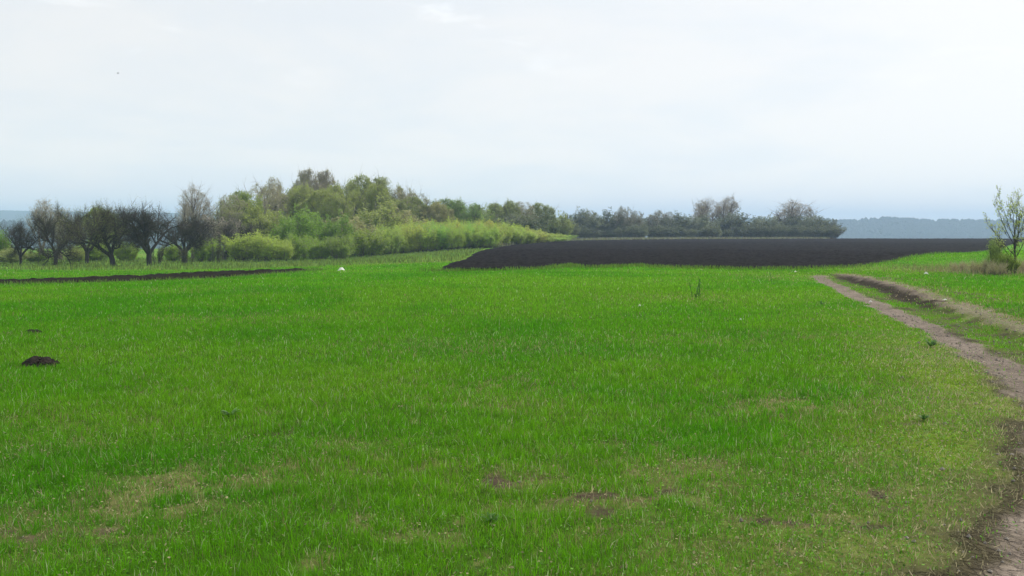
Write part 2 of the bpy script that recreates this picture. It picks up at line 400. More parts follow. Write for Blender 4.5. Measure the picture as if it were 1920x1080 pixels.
# centre cap
capc = len(X)
X = np.append(X, 0.0); Y = np.append(Y, 0.0); Z = np.append(Z, height(0.0, 0.0)); gcol = np.vstack([gcol, gcol[:1]])
V = np.stack([X, Y, Z], 1)
cap = np.stack([np.full(na, capc), nxt, np.arange(na)], 1)
def sub(V, faces, col):
    u, inv = np.unique(np.concatenate([f.ravel() for f in faces]), return_inverse=True)
    o = []; k = 0
    for f in faces:
        o.append(inv[k:k + f.size].reshape(f.shape)); k += f.size
    return V[u], o, col[u]
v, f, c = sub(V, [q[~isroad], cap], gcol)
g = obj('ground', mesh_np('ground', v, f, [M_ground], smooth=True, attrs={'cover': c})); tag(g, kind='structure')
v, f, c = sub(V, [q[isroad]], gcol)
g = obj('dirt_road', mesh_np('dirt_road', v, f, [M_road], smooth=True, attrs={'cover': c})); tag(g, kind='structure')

# ---------------------------------------------------------------- ploughed land, real clods and furrows
def ploughed(name, P, a0, a1, da, rads, mat, amp, base=0.02):
    an = np.radians(np.arange(a0, a1, da))
    A, R = np.meshgrid(an, rads)
    x = (R * np.sin(A)).ravel(); y = (R * np.cos(A)).ravel()
    ex = x + 0.5 * (fbm(x, y, 1.5, 3, 3) - 0.5); ey = y + 0.9 * (fbm(x, y, 2.0, 3, 4) - 0.5)
    ins = inside(ex, ey, P)
    ed = np.where(ins, edge_dist(ex, ey, P), 0)
    cl = fbm(x, y, 0.42, 3, 300, 0.6)
    rid = 1 - np.abs(2 * fbm(x, y, 0.8, 2, 310) - 1)
    z = height(x, y) + base + amp * (np.clip(cl - 0.3, 0, 1) * 1.5 + 0.35 * rid) * ss(0.0, 0.5, ed)
    nr, na = A.shape
    i = (np.arange(nr - 1)[:, None] * na + np.arange(na - 1)[None, :])
    q = np.stack([i, i + na, i + na + 1, i + 1], -1).reshape(-1, 4)
    q = q[ins[q].all(1)]
    v, f, _ = sub(np.stack([x, y, z], 1), [q], np.zeros((len(x), 3)))
    o = obj(name, mesh_np(name, v, f, [mat])); tag(o, kind='structure')
    return o
ploughed('ploughed_field', FIELD, -6, 31.5, 0.07, np.concatenate([np.arange(44, 90, 0.2), np.arange(90, 150, 0.5), np.arange(150, 330, 1.5)]), M_plough, 0.14)
ploughed('ploughed_strip', STRIP, -34, -9, 0.06, np.arange(30, 66, 0.14), M_strip, 0.12)

# ---------------------------------------------------------------- hills and far woods
def hill(name, y0, depth, xs, zs, base, mat, seed):
    n = 260; m = 14
    x = np.linspace(xs[0], xs[-1], n); top = np.interp(x, xs, zs)
    rows = []
    for k in range(m):
        t = k / (m - 1)
        prof_ = math.sin(math.pi * min(1, t * 1.02)) ** 0.7 if 0 < t < 1 else 0
        yy = y0 + depth * t
        rows.append(np.stack([x, yy + 0 * x, base + (top - base) * prof_ + 3 * (fbm(x, yy + 0 * x, 120, 3, seed) - 0.5)], 1))
    Vv = np.concatenate(rows)
    i = (np.arange(m - 1)[:, None] * n + np.arange(n - 1)[None, :])
    qq = np.stack([i, i + 1, i + n + 1, i + n], -1).reshape(-1, 4)
    o = obj(name, mesh_np(name, Vv, [qq], [mat], smooth=True)); tag(o, kind='structure')
    return top
M_hill = mat_simple('far_fields', (0.05, 0.06, 0.045), var=0.4, scale=0.01)
def forest(name, label, y0, depth, x0, x1, ztop, zlow, n, size, seed):
    """a far wood that reads as one mass: thousands of small rough crowns"""
    r = np.random.default_rng(seed)
    ico = np.array([(0, 0, 1), (.9, 0, .35), (.28, .85, .35), (-.73, .53, .35), (-.73, -.53, .35), (.28, -.85, .35), (.73, .53, -.45), (-.28, .85, -.45), (-.9, 0, -.45), (-.28, -.85, -.45), (.73, -.53, -.45), (0, 0, -1)])
    fc = np.array([(0, 1, 2), (0, 2, 3), (0, 3, 4), (0, 4, 5), (0, 5, 1), (1, 6, 2), (2, 6, 7), (2, 7, 3), (3, 7, 8), (3, 8, 4), (4, 8, 9), (4, 9, 5), (5, 9, 10), (5, 10, 1), (1, 10, 6), (6, 11, 7), (7, 11, 8), (8, 11, 9), (9, 11, 10), (10, 11, 6)])
    t = r.random(n) ; x = r.uniform(x0, x1, n); y = y0 + depth * t
    z = zlow + (ztop(x) - zlow) * t
    s = size * (0.6 + 0.9 * r.random(n) ** 2)
    z = z + 0.35 * size * (fbm(x, y, size * 7, 3, seed) - 0.5) * 2
    Vv = (np.stack([x, y, z - s * 0.9], 1)[:, None, :] + ico[None] * (s[:, None, None] * (0.75 + 0.5 * r.random((n, 12, 1)))) * np.array([1, 1, 1.05]))
    ff = (fc[None] + (np.arange(n) * 12)[:, None, None]).reshape(-1, 3)
    o = obj(name, mesh_np(name, Vv.reshape(-1, 3), [ff], [M_far])); tag(o, label, 'wood', kind='stuff')
U = lambda px, row, d: ((px - 960) / F * d, CAMZ + (HOR - row) / F * d)
# long wooded ridge on the right
rp = [U(px, r, 1500) for px, r in ((1000, 415), (1250, 412), (1390, 408), (1560, 408), (1600, 411), (1640, 411), (1680, 406), (1720, 406), (1780, 411), (1860, 410), (1920, 411), (2200, 406), (2500, 415))]
hill('hills', 1560, 300, [p[0] for p in rp], [p[1] - 12 for p in rp], -34, M_hill, 1)
forest('far_wood', 'hazy blue wooded ridge beyond the ploughed field', 1330, 260, rp[0][0], rp[-1][0], lambda x: np.interp(x, [p[0] for p in rp], [p[1] + 1.5 for p in rp]), -26, 13000, 4.3, 3)
lp = [U(px, r, 1100) for px, r in ((-500, 405), (-100, 412), (0, 413), (50, 415), (150, 420), (420, 415), (700, 420))]
hill('hills', 1140, 300, [p[0] for p in lp], [p[1] - 10 for p in lp], -30, M_hill, 5)
forest('far_wood', 'blue hazy wood on the slope behind the orchard', 950, 200, lp[0][0], lp[-1][0], lambda x: np.interp(x, [p[0] for p in lp], [p[1] for p in lp]), -20, 2600, 6.0, 9)
fp = [U(px, r, 2300) for px, r in ((-700, 400), (-200, 396), (0, 394), (60, 395), (200, 398), (500, 402), (900, 406), (1300, 410), (1700, 415), (2300, 414), (2900, 414))]
hill('hills', 1950, 650, [p[0] for p in fp], [p[1] for p in fp], -34, M_hill, 8)

# ---------------------------------------------------------------- haze
bm_v = [(sx * 3700, sy * 3700, z) for z in (-42, 62) for sx, sy in ((-1, -1), (1, -1), (1, 1), (-1, 1))]
hm = bpy.data.meshes.new('haze')
hm.from_pydata(bm_v, [], [(3, 2, 1, 0), (4, 5, 6, 7), (0, 1, 5, 4), (1, 2, 6, 5), (2, 3, 7, 6), (3, 0, 4, 7)])
mh, n_, l_ = new_mat('haze_air')
o_ = N(n_, 'ShaderNodeOutputMaterial')
pv = N(n_, 'ShaderNodeVolumePrincipled')
pv.inputs['Color'].default_value = (0.50, 0.70, 1.0, 1)
pv.inputs['Density'].default_value = 0.00052
pv.inputs['Anisotropy'].default_value = 0.1
l_.new(pv.outputs[0], o_.inputs['Volume'])
hm.materials.append(mh)
tag(obj('haze', hm), 'pale blue haze over the fields', 'haze', kind='stuff')

# ---------------------------------------------------------------- grass blades
def blades(x, y, hgt, wid, col, lean, r, curl=0.5):
    n = len(x)
    a = r.uniform(0, 2 * math.pi, n); la = r.uniform(0, 2 * math.pi, n)
    z = height(x, y) - 0.005
    ln = lean * r.random(n) ** 0.7
    dx, dy = np.cos(la) * ln * hgt, np.sin(la) * ln * hgt
    up = hgt * np.sqrt(np.clip(1 - ln * ln, 0.04, 1))
    wx, wy = np.cos(a) * wid / 2, np.sin(a) * wid / 2
    P = np.zeros((n, 5, 3))
    P[:, 0] = np.stack([x - wx, y - wy, z], 1); P[:, 1] = np.stack([x + wx, y + wy, z], 1)
    mx, my, mz = x + dx * curl * 0.7, y + dy * curl * 0.7, z + up * 0.58
    P[:, 2] = np.stack([mx + wx * .8, my + wy * .8, mz], 1); P[:, 3] = np.stack([mx - wx * .8, my - wy * .8, mz], 1)
    P[:, 4] = np.stack([x + dx, y + dy, z + up], 1)
    k = np.arange(n)[:, None] * 5
    return P.reshape(-1, 3), k + np.array([[0, 1, 2, 3]]), k + np.array([[3, 2, 4]]), np.repeat(col, 5, 0)
class Acc:
    def __init__(s): s.V = []; s.Q = []; s.T = []; s.C = []; s.n = 0
    def add(s, t):
        v, q_, t_, c = t
        s.V.append(v); s.Q.append(q_ + s.n); s.T.append(t_ + s.n); s.C.append(c); s.n += len(v)
    def build(s, name, mats):
        return obj(name, mesh_np(name, np.concatenate(s.V), [np.concatenate(s.Q), np.concatenate(s.T)], mats, attrs={'cover': np.concatenate(s.C)}))
gr = Acc()
def scatter(d0, d1, dens, half=0.62):
    """random ground points in a wedge in front of the camera, dens per square metre at distance d"""
    mg = 3.6; k = half - 0.06
    a = k * (d1 * d1 - d0 * d0) + 2 * mg * (d1 - d0)
    n = int(a * dens)
    g = np.linspace(d0, d1, 200); cdf = k * (g * g - d0 * d0) + 2 * mg * (g - d0)
    d = np.interp(rng.uniform(0, cdf[-1], n), cdf, g); x = rng.uniform(-1, 1, n) * (k * d + mg)
    return x, d
for d0, d1, dens in ((2.6, 5.0, 6000), (5.0, 8.0, 7500), (8, 12, 4600), (12, 18, 2100), (18, 28, 850), (28, 42, 320), (42, 64, 90)):
    x, y = scatter(d0, d1, dens)
    # blades stand in tufts
    x = x + 0.03 * rng.standard_normal(len(x)); y = y + 0.03 * rng.standard_normal(len(x))
    soil, track, dry, moss, n2, between, verge = cover(x, y)
    fe = inside(x, y, FIELD) | inside(x, y, STRIP)
    tuft = fbm(x, y, 0.16, 2, 400); n4 = fbm(x, y, 2.2, 4, 140)
    short = np.clip(between * 0.6 + verge * 0.55 + moss * 0.5, 0, 0.8)
    keep = (rng.random(len(x)) > np.maximum(np.clip(soil * 1.3 - 0.05, 0, 0.985), dry * 0.42)) & ~fe & (rng.random(len(x)) < 0.45 + 0.9 * tuft)
    x, y, dry, moss, n2, tuft, n4, short = [q_[keep] for q_ in (x, y, dry, moss, n2, tuft, n4, short)]
    n = len(x)
    h_ = (0.035 + 0.065 * tuft) * (0.7 + 0.7 * rng.random(n)) * (1 - 0.45 * dry) * (1 - short * 0.7)
    w_ = np.maximum(0.0028, y * 0.00050) * (0.6 + 0.8 * rng.random(n))
    c = green_at(n2, n4)
    c = lerp(c, C_MOSS, moss * 0.8)
    c = c * (0.55 + 0.95 * rng.random(n) ** 1.3)[:, None]
    pale = rng.random(n) < (0.05 + 0.45 * dry)
    c[pale] = (C_DRY * np.array([1.25, 1.25, 1.2]))[None] * (0.55 + 0.8 * rng.random(pale.sum()))[:, None]
    glint = rng.random(n) < np.where(y < 16, 0.022, 0.008)
    c[glint] = np.array([0.42, 0.52, 0.26])  # specular glints painted as a few pale, wider blades
    gr.add(blades(x, y, h_, w_ * np.where(glint, 1.5, 1), c, 0.85, rng))
g = gr.build('grass', [M_grass]); tag(g, 'bright green spring grass covering the meadow', 'grass', kind='stuff')
# dead straw and stalks lying in the worn patches
st = Acc()
x, y = np.concatenate([np.stack(scatter(3, 14, 480)), np.stack(scatter(14, 26, 110))], 1)
soil, track, dry, moss, n2, between, verge = cover(x, y)
keep = (rng.random(len(x)) < np.clip(dry * 1.0 + verge * 0.35 + soil * 0.12 + 0.02, 0, 1)) & (track < 0.3)
x, y = x[keep], y[keep]; n = len(x)
cc = np.array([0.40, 0.36, 0.22])[None] * (0.5 + 0.8 * rng.random(n))[:, None]
st.add(blades(x, y, rng.uniform(0.015, 0.075, n), np.maximum(0.004, y * 0.0006) * rng.uniform(.6, 1.6, n), cc, 0.99, rng, 1.0))
g = st.build('straw_litter', [M_grass]); tag(g, 'dead straw lying in the worn patches of grass', 'straw', kind='stuff')
# small broad leaves (clover, plantain, dead leaf bits) low in the sward
def leaflets(n, x, y, sz, col):
    a = rng.normal(0, 1, (n, 3)); a[:, 2] *= 0.5; a /= np.linalg.norm(a, axis=1)[:, None]
    b = np.cross(a, rng.normal(0, 1, (n, 3)) * 0.5 + np.array([0, 0, 1.0])); b /= np.linalg.norm(b, axis=1)[:, None] + 1e-6
    p = np.stack([x, y, height(x, y) + rng.uniform(0.008, 0.055, n)], 1)
    a *= sz[:, None]; b *= sz[:, None] * 0.6
    V_ = np.stack([p - a, p + b, p + a, p - b], 1).reshape(-1, 3)
    return V_, np.arange(4 * n).reshape(-1, 4), np.repeat(col, 4, 0)
x, y = np.concatenate([np.stack(scatter(2.8, 8, 1500)), np.stack(scatter(8, 16, 420))], 1)
soil, track, dry, moss, n2, between, verge = cover(x, y)
pp = fbm(x, y, 0.6, 3, 515)
keep = (rng.random(len(x)) < np.clip(0.25 + 1.8 * (pp - 0.45) + 0.6 * verge + 0.5 * dry, 0, 1)) & (rng.random(len(x)) > soil * 0.93)
x, y, dry, verge = x[keep], y[keep], dry[keep], verge[keep]; n = len(x)
u_ = rng.random(n)
c = np.where((u_ < 0.16 + 0.35 * dry)[:, None], np.array([[0.36, 0.32, 0.19]]), np.where((u_ < 0.6)[:, None], np.array([[0.10, 0.27, 0.03]]), np.array([[0.17, 0.36, 0.05]]))) * (0.4 + 1.0 * rng.random(n))[:, None]
v_, q_, c_ = leaflets(n, x, y, rng.uniform(0.003, 0.010, n) * (1 + y * 0.03), c)
g = obj('ground_weeds', mesh_np('ground_weeds', v_, [q_], [M_grass], attrs={'cover': c_})); tag(g, 'small broad leaves and dead leaf bits low among the grass', 'weeds', kind='stuff')
# rough tall grass: field margins, the strip beside the wood, the bank under the young tree
ro = Acc()
def fringe(n, fx, hh, ww, col, spread=0.25):
    x, y = fx(n); k = ~(inside(x, y, FIELD) | inside(x, y, STRIP)); x, y = x[k], y[k]; n = len(x)
    c = np.array(col)[None] * (0.6 + 0.8 * rng.random(n))[:, None] * (1 + spread * rng.standard_normal((n, 3)) * 0.3)
    ro.add(blades(x, y, hh * (0.5 + rng.random(n)), ww, np.clip(c, 0.01, 1), 0.5, rng))
def along(P, k0, k1, w):
    P = np.array(P)[k0:k1]
    def f(n):
        u = rng.uniform(0, len(P) - 1, n); i = np.arange(len(P))
        return np.interp(u, i, P[:, 0]) + rng.normal(0, w, n), np.interp(u, i, P[:, 1]) + rng.normal(0, w, n)
    return f
fringe(9000, along(FIELD, 0, 16, 0.5), 0.16, 0.03, (0.12, 0.22, 0.03))
fringe(5000, along(STRIP, 0, 15, 0.4), 0.13, 0.025, (0.12, 0.20, 0.04))
fringe(9000, along([(-2.0, 118), (4.0, 143), (11, 170), (22, 187), (34, 196), (47, 202), (66.5, 208)], 0, 7, 1.4), 0.42, 0.10, (0.19, 0.20, 0.13))
fringe(16000, lambda n: (rng.uniform(-50, -3, n), rng.uniform(60, 108, n)), 0.22, 0.05, (0.14, 0.21, 0.05))
fringe(1500, lambda n: (17.2 + 5.5 * rng.random(n) ** .8, rng.normal(39.5, 1.6, n)), 0.22, 0.013, (0.30, 0.26, 0.16))
fringe(2200, lambda n: (rng.normal(20.0, 1.9, n), rng.normal(42, 3.0, n)), 0.18, 0.02, (0.17, 0.20, 0.07))
g = ro.build('rough_grass', [M_grass]); tag(g, 'rougher pale grass along the field margins and under the orchard', 'grass', kind='stuff')

# pebbles and crumbs on the road and its verge
n = 2600
x, y = scatter(3.0, 20, 110)
soil, track, dry, moss, n2, between, verge = cover(x, y)
keep = rng.random(len(x)) < np.clip(soil * 0.8 + verge * 0.2 + 0.02 * dry, 0, 1); x, y = x[keep], y[keep]; n = len(x)
oc = np.array([(1, 0, 0), (0, 1, 0), (-1, 0, 0), (0, -1, 0), (0, 0, .8), (0, 0, -.6)], float)
of = np.array([(0, 1, 4), (1, 2, 4), (2, 3, 4), (3, 0, 4), (1, 0, 5), (2, 1, 5), (3, 2, 5), (0, 3, 5)])
s_ = (0.002 + 0.014 * rng.random(n) ** 4) * (1 + y * 0.04)
Vp = np.stack([x, y, height(x, y) + s_ * 0.3], 1)[:, None] + oc[None] * s_[:, None, None] * (0.6 + 0.8 * rng.random((n, 6, 1)))
g = obj('gravel', mesh_np('gravel', Vp.reshape(-1, 3), [(of[None] + (np.arange(n) * 6)[:, None, None]).reshape(-1, 3)], [M_stone])); tag(g, 'pale pebbles and crumbs on the dirt track and verge', 'gravel', kind='stuff')

# ---------------------------------------------------------------- trees
class TB:
    """one tree: trunk and limbs in one mesh, twigs and leaves in another"""
    def __init__(s, seed): s.r = random.Random(seed); s.tv = []; s.tf = []; s.cv = []; s.cf = []; s.cm = []; s.tips = []
    def tube(s, pts, rads, k):
        base = len(s.tv); up = Vector((0.3, 0.5, 1)).normalized()
        for i, p in enumerate(pts):
            d = (pts[min(i + 1, len(pts) - 1)] - pts[max(i - 1, 0)]).normalized()
            a = d.cross(Vector((0.31, 0.93, 0.17))).normalized(); b = d.cross(a)
            for j in range(k):
                t = 2 * math.pi * j / k
                s.tv.append(p + (a * math.cos(t) + b * math.sin(t)) * rads[i] * (1 + 0.12 * s.r.uniform(-1, 1)))
        for i in range(len(pts) - 1):
            for j in range(k):
                a0 = base + i * k + j; a1 = base + i * k + (j + 1) % k
                s.tf.append((a0, a1, a1 + k, a0 + k))
    def ribbon(s, p0, p1, p2, w):
        d = (p2 - p0)
        sd = d.cross(Vector((s.r.uniform(-1, 1), s.r.uniform(-1, 1), s.r.uniform(-1, 1))))
        if sd.length < 1e-6: return
        sd = sd.normalized() * w
        b = len(s.cv)
        s.cv += [p0 - sd, p0 + sd, p1 + sd * .7, p1 - sd * .7, p2]
        s.cf += [(b, b + 1, b + 2, b + 3), (b + 3, b + 2, b + 4)]; s.cm += [0, 0]
    def leaf(s, p, sz):
        r = s.r
        a = Vector((r.gauss(0, 1), r.gauss(0, 1), r.gauss(0, 1))).normalized(); b = a.cross(Vector((r.gauss(0, 1), r.gauss(0, 1), r.gauss(0, 1)))).normalized()
        k = len(s.cv); a *= sz; b *= sz * 0.55
        s.cv += [p - a, p + b, p + a, p - b]; s.cf.append((k, k + 1, k + 2, k + 3)); s.cm.append(1)
    def grow(s, p, d, L, rad, lev, P):
        r = s.r; n = P['seg'][lev]; pts = [p.copy()]; rads = [rad]; seg = L / n
        for i in range(n):
            w = P['wob'][lev]
            d = (d + Vector((r.gauss(0, w), r.gauss(0, w), r.gauss(0, w) + P['trop'][lev]))).normalized()
            p = p + d * seg * r.uniform(0.8, 1.2); pts.append(p.copy()); rads.append(rad * (1 - (1 - P['taper']) * (i + 1) / n))
        s.tube(pts, rads, (7, 6, 5, 4)[min(lev, 3)])
        last = lev == P['lev'] - 1
        nc = P['kids'][lev]
        nc = max(1, int(round(nc * r.uniform(0.8, 1.2))))
        for c in range(nc):
            t = P['from'][lev] + (1 - P['from'][lev]) * ((c + r.random()) / nc) if c < nc - 1 else 1.0
            f = t * n; i = min(int(f), n - 1); q = pts[i].lerp(pts[i + 1], min(1, f - i))
            ax = (pts[i + 1] - pts[i]).normalized()
            side = ax.cross(Vector((r.gauss(0, 1), r.gauss(0, 1), r.gauss(0, 1)))).normalized()
            an = math.radians(P['ang'][lev] * r.uniform(0.6, 1.35)) * (0.5 if t > 0.97 else 1)
            nd = (ax * math.cos(an) + side * math.sin(an)).normalized()
            if last: s.twigs(q, nd, P)
            else: s.grow(q, nd, L * P['ratio'][lev] * r.uniform(0.7, 1.2) * (1.1 - 0.35 * t), rads[i] * P['rr'], lev + 1, P)
    def twigs(s, q, d, P):
        r = s.r; L = P['twl'] * r.uniform(0.5, 1.3)
        for k in range(P['tw']):
            dd = (d + Vector((r.gauss(0, .45), r.gauss(0, .45), r.gauss(0, .35) + P['twup']))).normalized()
            st_ = q + d * L * 0.4 * r.random()
            l = L * r.uniform(0.5, 1.2)
            e = st_ + dd * l + Vector((0, 0, P['twup'] * 0.3 * l)); m = st_.lerp(e, 0.5) + Vector((r.gauss(0, .05), r.gauss(0, .05), r.gauss(0, .05))) * l
            s.ribbon(st_, m, e, P['tww'])
            for j in range(P['lv']):
                if r.random() < P.get('lvp', 1): s.leaf(m.lerp(e, r.random()) + Vector((r.gauss(0, 1), r.gauss(0, 1), r.gauss(0, 1))) * P['lsp'], P['ls'] * r.uniform(0.6, 1.4))
    def dome(s, H, k):
        # the crown fills a rounded, lobed envelope, as old trees do
        zt = np.percentile(H[:, 2], 97); c = np.array([H[:, 0].mean(), H[:, 1].mean(), zt * .50]); R = np.array([np.percentile(abs(H[:, 0] - c[0]), 95), np.percentile(abs(H[:, 1] - c[1]), 95), zt * .52])
        q = (H - c) / R; r = np.linalg.norm(q, axis=1) + 1e-6; u = q / r[:, None]; sd = s.r.random() * 50
        lob = 1 + 0.22 * (vnoise(np.arctan2(u[:, 1], u[:, 0]) * 1.3 + sd, u[:, 2] * 2.6) - .5) + 0.10 * (vnoise(np.arctan2(u[:, 1], u[:, 0]) * 4 + sd, u[:, 2] * 7) - .5)
        lob = lob + 0.16 * (vnoise(H[:, 0] * 2.2 + 9, H[:, 2] * 2.2 + H[:, 1]) - .5) + 0.12 * (vnoise(H[:, 0] * 5 + H[:, 1] * 3, H[:, 2] * 5) - .5)
        e = k * lob; rn = np.where(r > e, e + (1.06 * lob - e) * np.tanh((r - e) / (1.15 - k)), r)
        return c + u * rn[:, None] * R
    def meshes(s, name, bark, dome=0):
        H = np.array(s.cv)
        if dome: H = s.dome(H, dome)
        zt = np.percentile(H[:, 2], 99.3); w = np.percentile(H[:, 0], 98.5) - np.percentile(H[:, 0], 1.5)
        T = mesh_np(name + '_trunk', np.array(s.tv), [np.array(s.tf)], [bark], smooth=True)
        q_ = np.array([f for f in s.cf if len(f) == 4]); t_ = [f for f in s.cf if len(f) == 3]
        qm = [m for f, m in zip(s.cf, s.cm) if len(f) == 4]
        fl = [q_]; mi = list(qm)
        if t_: fl.append(np.array(t_)); mi += [0] * len(t_)
        C = mesh_np(name + '_crown', H, fl, [bark, M_leaf], mat_idx=mi)
        return dict(T=T, C=C, H=zt, W=w, cx=(np.percentile(H[:, 0], 98.5) + np.percentile(H[:, 0], 1.5)) / 2)
def orchard(seed, lean=0.2, forks=3):
    t = TB(seed)
    P = dict(lev=3, seg=(5, 5, 4), wob=(.17, .25, .28), trop=(0.02, 0.05, 0.06), taper=.45, kids=(6, 6, 7), ang=(50, 50, 50), ratio=(.62, .55, .5), rr=.62, tw=5, twl=.75, twup=.3, tww=.0085, lv=3, ls=.03, lsp=.08, lvp=.6)
    P['from'] = (.25, .15, .1)
    p = Vector((0, 0, -.15)); pts = [p.copy()]; d = Vector((lean, 0, 1)).normalized()
    for i in range(3):
        d = (d + Vector((t.r.gauss(0, .12), t.r.gauss(0, .1), .1))).normalized(); p = p + d * .35; pts.append(p.copy())
    t.tube(pts, [.27, .21, .19, .20], 9)
    a0 = t.r.uniform(0, 6.28)
    for k in range(forks):
        a = a0 + 2 * math.pi * k / forks + t.r.uniform(-.4, .4); e = t.r.uniform(.55, .95)
        t.grow(p - d * .1, Vector((math.cos(a) * e, math.sin(a) * e, 1)).normalized(), t.r.uniform(2.3, 3.1), .14, 0, P)
    return t.meshes('orchard', M_bark_dark)
def bare(seed, up=.07, leaf=0, tw=6, forks=6, e0=.12, e1=.72, twc=.009, L0=6.6):
    t = TB(seed)
    P = dict(lev=3, seg=(6, 5, 4), wob=(.09, .13, .16), trop=(up, up, up), taper=.3, kids=(9, 7, 6), ang=(36, 38, 38), ratio=(.46, .5, .5), rr=.5, tw=tw, twl=.8, twup=.45, tww=twc, lv=leaf, ls=.04, lsp=.14)
    P['from'] = (.25, .15, .1)
    p = Vector((0, 0, -.2)); t.tube([p, p + Vector((0, 0, 1.0)), p + Vector((.05, 0, 2.0))], [.30, .24, .20], 8)
    for k in range(forks):
        a = 2 * math.pi * k / forks * 1.0 + t.r.uniform(-.3, .3); e = e0 + (e1 - e0) * ((k * 0.618) % 1.0)
        t.grow(Vector((.03, 0, 1.2 + .5 * t.r.random())), Vector((math.cos(a) * e, math.sin(a) * e, 1)).normalized(), L0 * (1 - .25 * e) * t.r.uniform(.92, 1.08), .13, 0, P)
    return t.meshes('bare', M_bark_grey, .66)
def leafy(seed, lv=9, ls=.062, low=.12, e1=.75, bark=None):
    t = TB(seed)
    P = dict(lev=3, seg=(5, 4, 3), wob=(.12, .16, .2), trop=(.05, .05, .05), taper=.3, kids=(8, 6, 5), ang=(48, 48, 46), ratio=(.5, .5, .5), rr=.5, tw=5, twl=.8, twup=.25, tww=.014, lv=lv, ls=ls, lsp=.16)
    P['from'] = (low, .12, .1)
    p = Vector((0, 0, -.2)); t.tube([p, p + Vector((0, 0, .5)), p + Vector((.05, 0, 1.0))], [.26, .22, .18], 8)
    for k in range(6):
        a = 2 * math.pi * k / 6 + t.r.uniform(-.5, .5); e = t.r.uniform(.1, e1)
        t.grow(Vector((.03, 0, .6 + .3 * t.r.random())), Vector((math.cos(a) * e, math.sin(a) * e, 1)).normalized(), t.r.uniform(4.2, 6.2), .12, 0, P)
    return t.meshes('leafy', bark or M_bark_grey, .60)
def shrub(seed, stems=30, lv=5, ls=.06, tw=3, H=2.6, spread=.5, bark=None, low=.03):
    t = TB(seed)
    P = dict(lev=2, seg=(5, 3), wob=(.07, .12), trop=(.05, .08), taper=.3, kids=(8, 4), ang=(26, 30), ratio=(.4, .5), rr=.5, tw=tw, twl=.5, twup=.5, tww=.008, lv=lv, ls=ls, lsp=.08)
    P['from'] = (low, .1)
    for k in range(stems):
        a = t.r.uniform(0, 6.28); q0 = t.r.random() ** .5; e = spread * q0 * t.r.uniform(.6, 1.2)
        t.grow(Vector((math.cos(a) * q0 * .7, math.sin(a) * q0 * .7, -.08)), Vector((math.cos(a) * e, math.sin(a) * e, 1)).normalized(), H * t.r.uniform(.65, 1.05) * (1 - .25 * q0), .025, 0, P)
    return t.meshes('shrub', bark or M_bark_grey)
PROTO = {}
for k in range(4): PROTO['orchard%d' % k] = orchard(11 + k, (-.25, .15, .3, 0)[k], (3, 4, 3, 4)[k])
for k in range(3): PROTO['bare%d' % k] = bare(31 + k, tw=4)
PROTO['poplar0'] = bare(51, .10, leaf=1, tw=7, forks=9, e1=.62, twc=.012)
PROTO['birch0'] = bare(61, .12, leaf=0, tw=4, forks=3, e1=.4)
for k in range(3): PROTO['leafy%d' % k] = leafy(71 + k)
for k in range(2): PROTO['budding%d' % k] = leafy(81 + k, lv=2, ls=.05)
for k in range(2): PROTO['bushy%d' % k] = shrub(85 + k, stems=34, lv=4, ls=.085, tw=4, H=4.6, spread=.62, low=.03)
for k in range(3): PROTO['shrub%d' % k] = shrub(91 + k)
PROTO['sapling0'] = shrub(97, stems=5, lv=2, tw=3, H=1.4, spread=.5, bark=M_bark_dark)
for p in PROTO.values(): pass

def place(proto, px, top, w_px, d, name, label, cat, group, leafc=(0.12, 0.16, 0.05), bark=(1, 1, 1), rz=None, base=None):
    """stand a tree at distance d under picture column px; its height and width are measured off the photograph"""
    P = PROTO[proto]; x = (px - 960) / F * d
    zb = hz(x, d) if base is None else base
    H = CAMZ + (HOR - top) / F * d - zb; W = w_px / F * d
    t = empty(name, (x, d, zb), 0)
    r = random.Random(int(px * 7 + top * 13 + d))
    sz = H / P['H']; sx = W / P['W']
    flip = -1 if (rz is None and r.random() < .5) else 1
    rot = r.uniform(-.5, .5) if rz is None else rz
    t.rotation_euler = (0, 0, rot + (math.pi if flip < 0 else 0))
    t.scale = (sx, sx, sz)
    tag(t, label, cat, group)
    a = obj('trunk', P['T'], t); b = obj('crown', P['C'], t)
    a.color = (*bark, 1); b.color = (*leafc, 1)
    # twigs share the tree's bark colour through their own material, leaves take the object colour
    return t
# twig material inside a crown must not take the leaf colour
M_twig_dark = mat_simple('dark_twigs', (0.075, 0.062, 0.056), var=0.3, scale=3.0)
M_twig_grey = mat_simple('grey_twigs', (0.40, 0.365, 0.30), var=0.3, scale=3.0)
for p in PROTO.values():
    p['C'].materials[0] = M_twig_dark if p['C'].materials[0] == M_bark_dark else M_twig_grey

OL = (0.34, 0.40, 0.11); OLD = (0.30, 0.355, 0.12); GR = (0.20, 0.36, 0.035); YG = (0.42, 0.53, 0.10); BR = (0.37, 0.37, 0.17); GY = (0.17, 0.20, 0.11)
G1 = 'old orchard trees at the meadow edge'
place('orchard0', 215, 385, 128, 76, 'orchard_tree', 'old dark orchard tree forking low, third from the left with widest crown', 'tree', G1, (0.17, 0.19, 0.06), rz=0)
place('orchard1', 280, 384, 108, 77, 'orchard_tree', 'dark orchard tree with leaning trunk, right of the forked one', 'tree', G1, (0.07, 0.075, 0.05), rz=0)
place('orchard2', 102, 395, 92, 78, 'orchard_tree', 'grey orchard tree with short V trunk, second from the left', 'tree', G1, (0.10, 0.11, 0.06), rz=0)
place('orchard3', 38, 412, 66, 78, 'orchard_tree', 'dark thin orchard tree nearest the left edge', 'tree', G1, (0.07, 0.08, 0.05), rz=.4)
place('orchard3', 163, 381, 96, 84, 'orchard_tree', 'olive rounded tree crown behind the forked orchard tree', 'tree', G1, (0.23, 0.27, 0.07), rz=1.4)
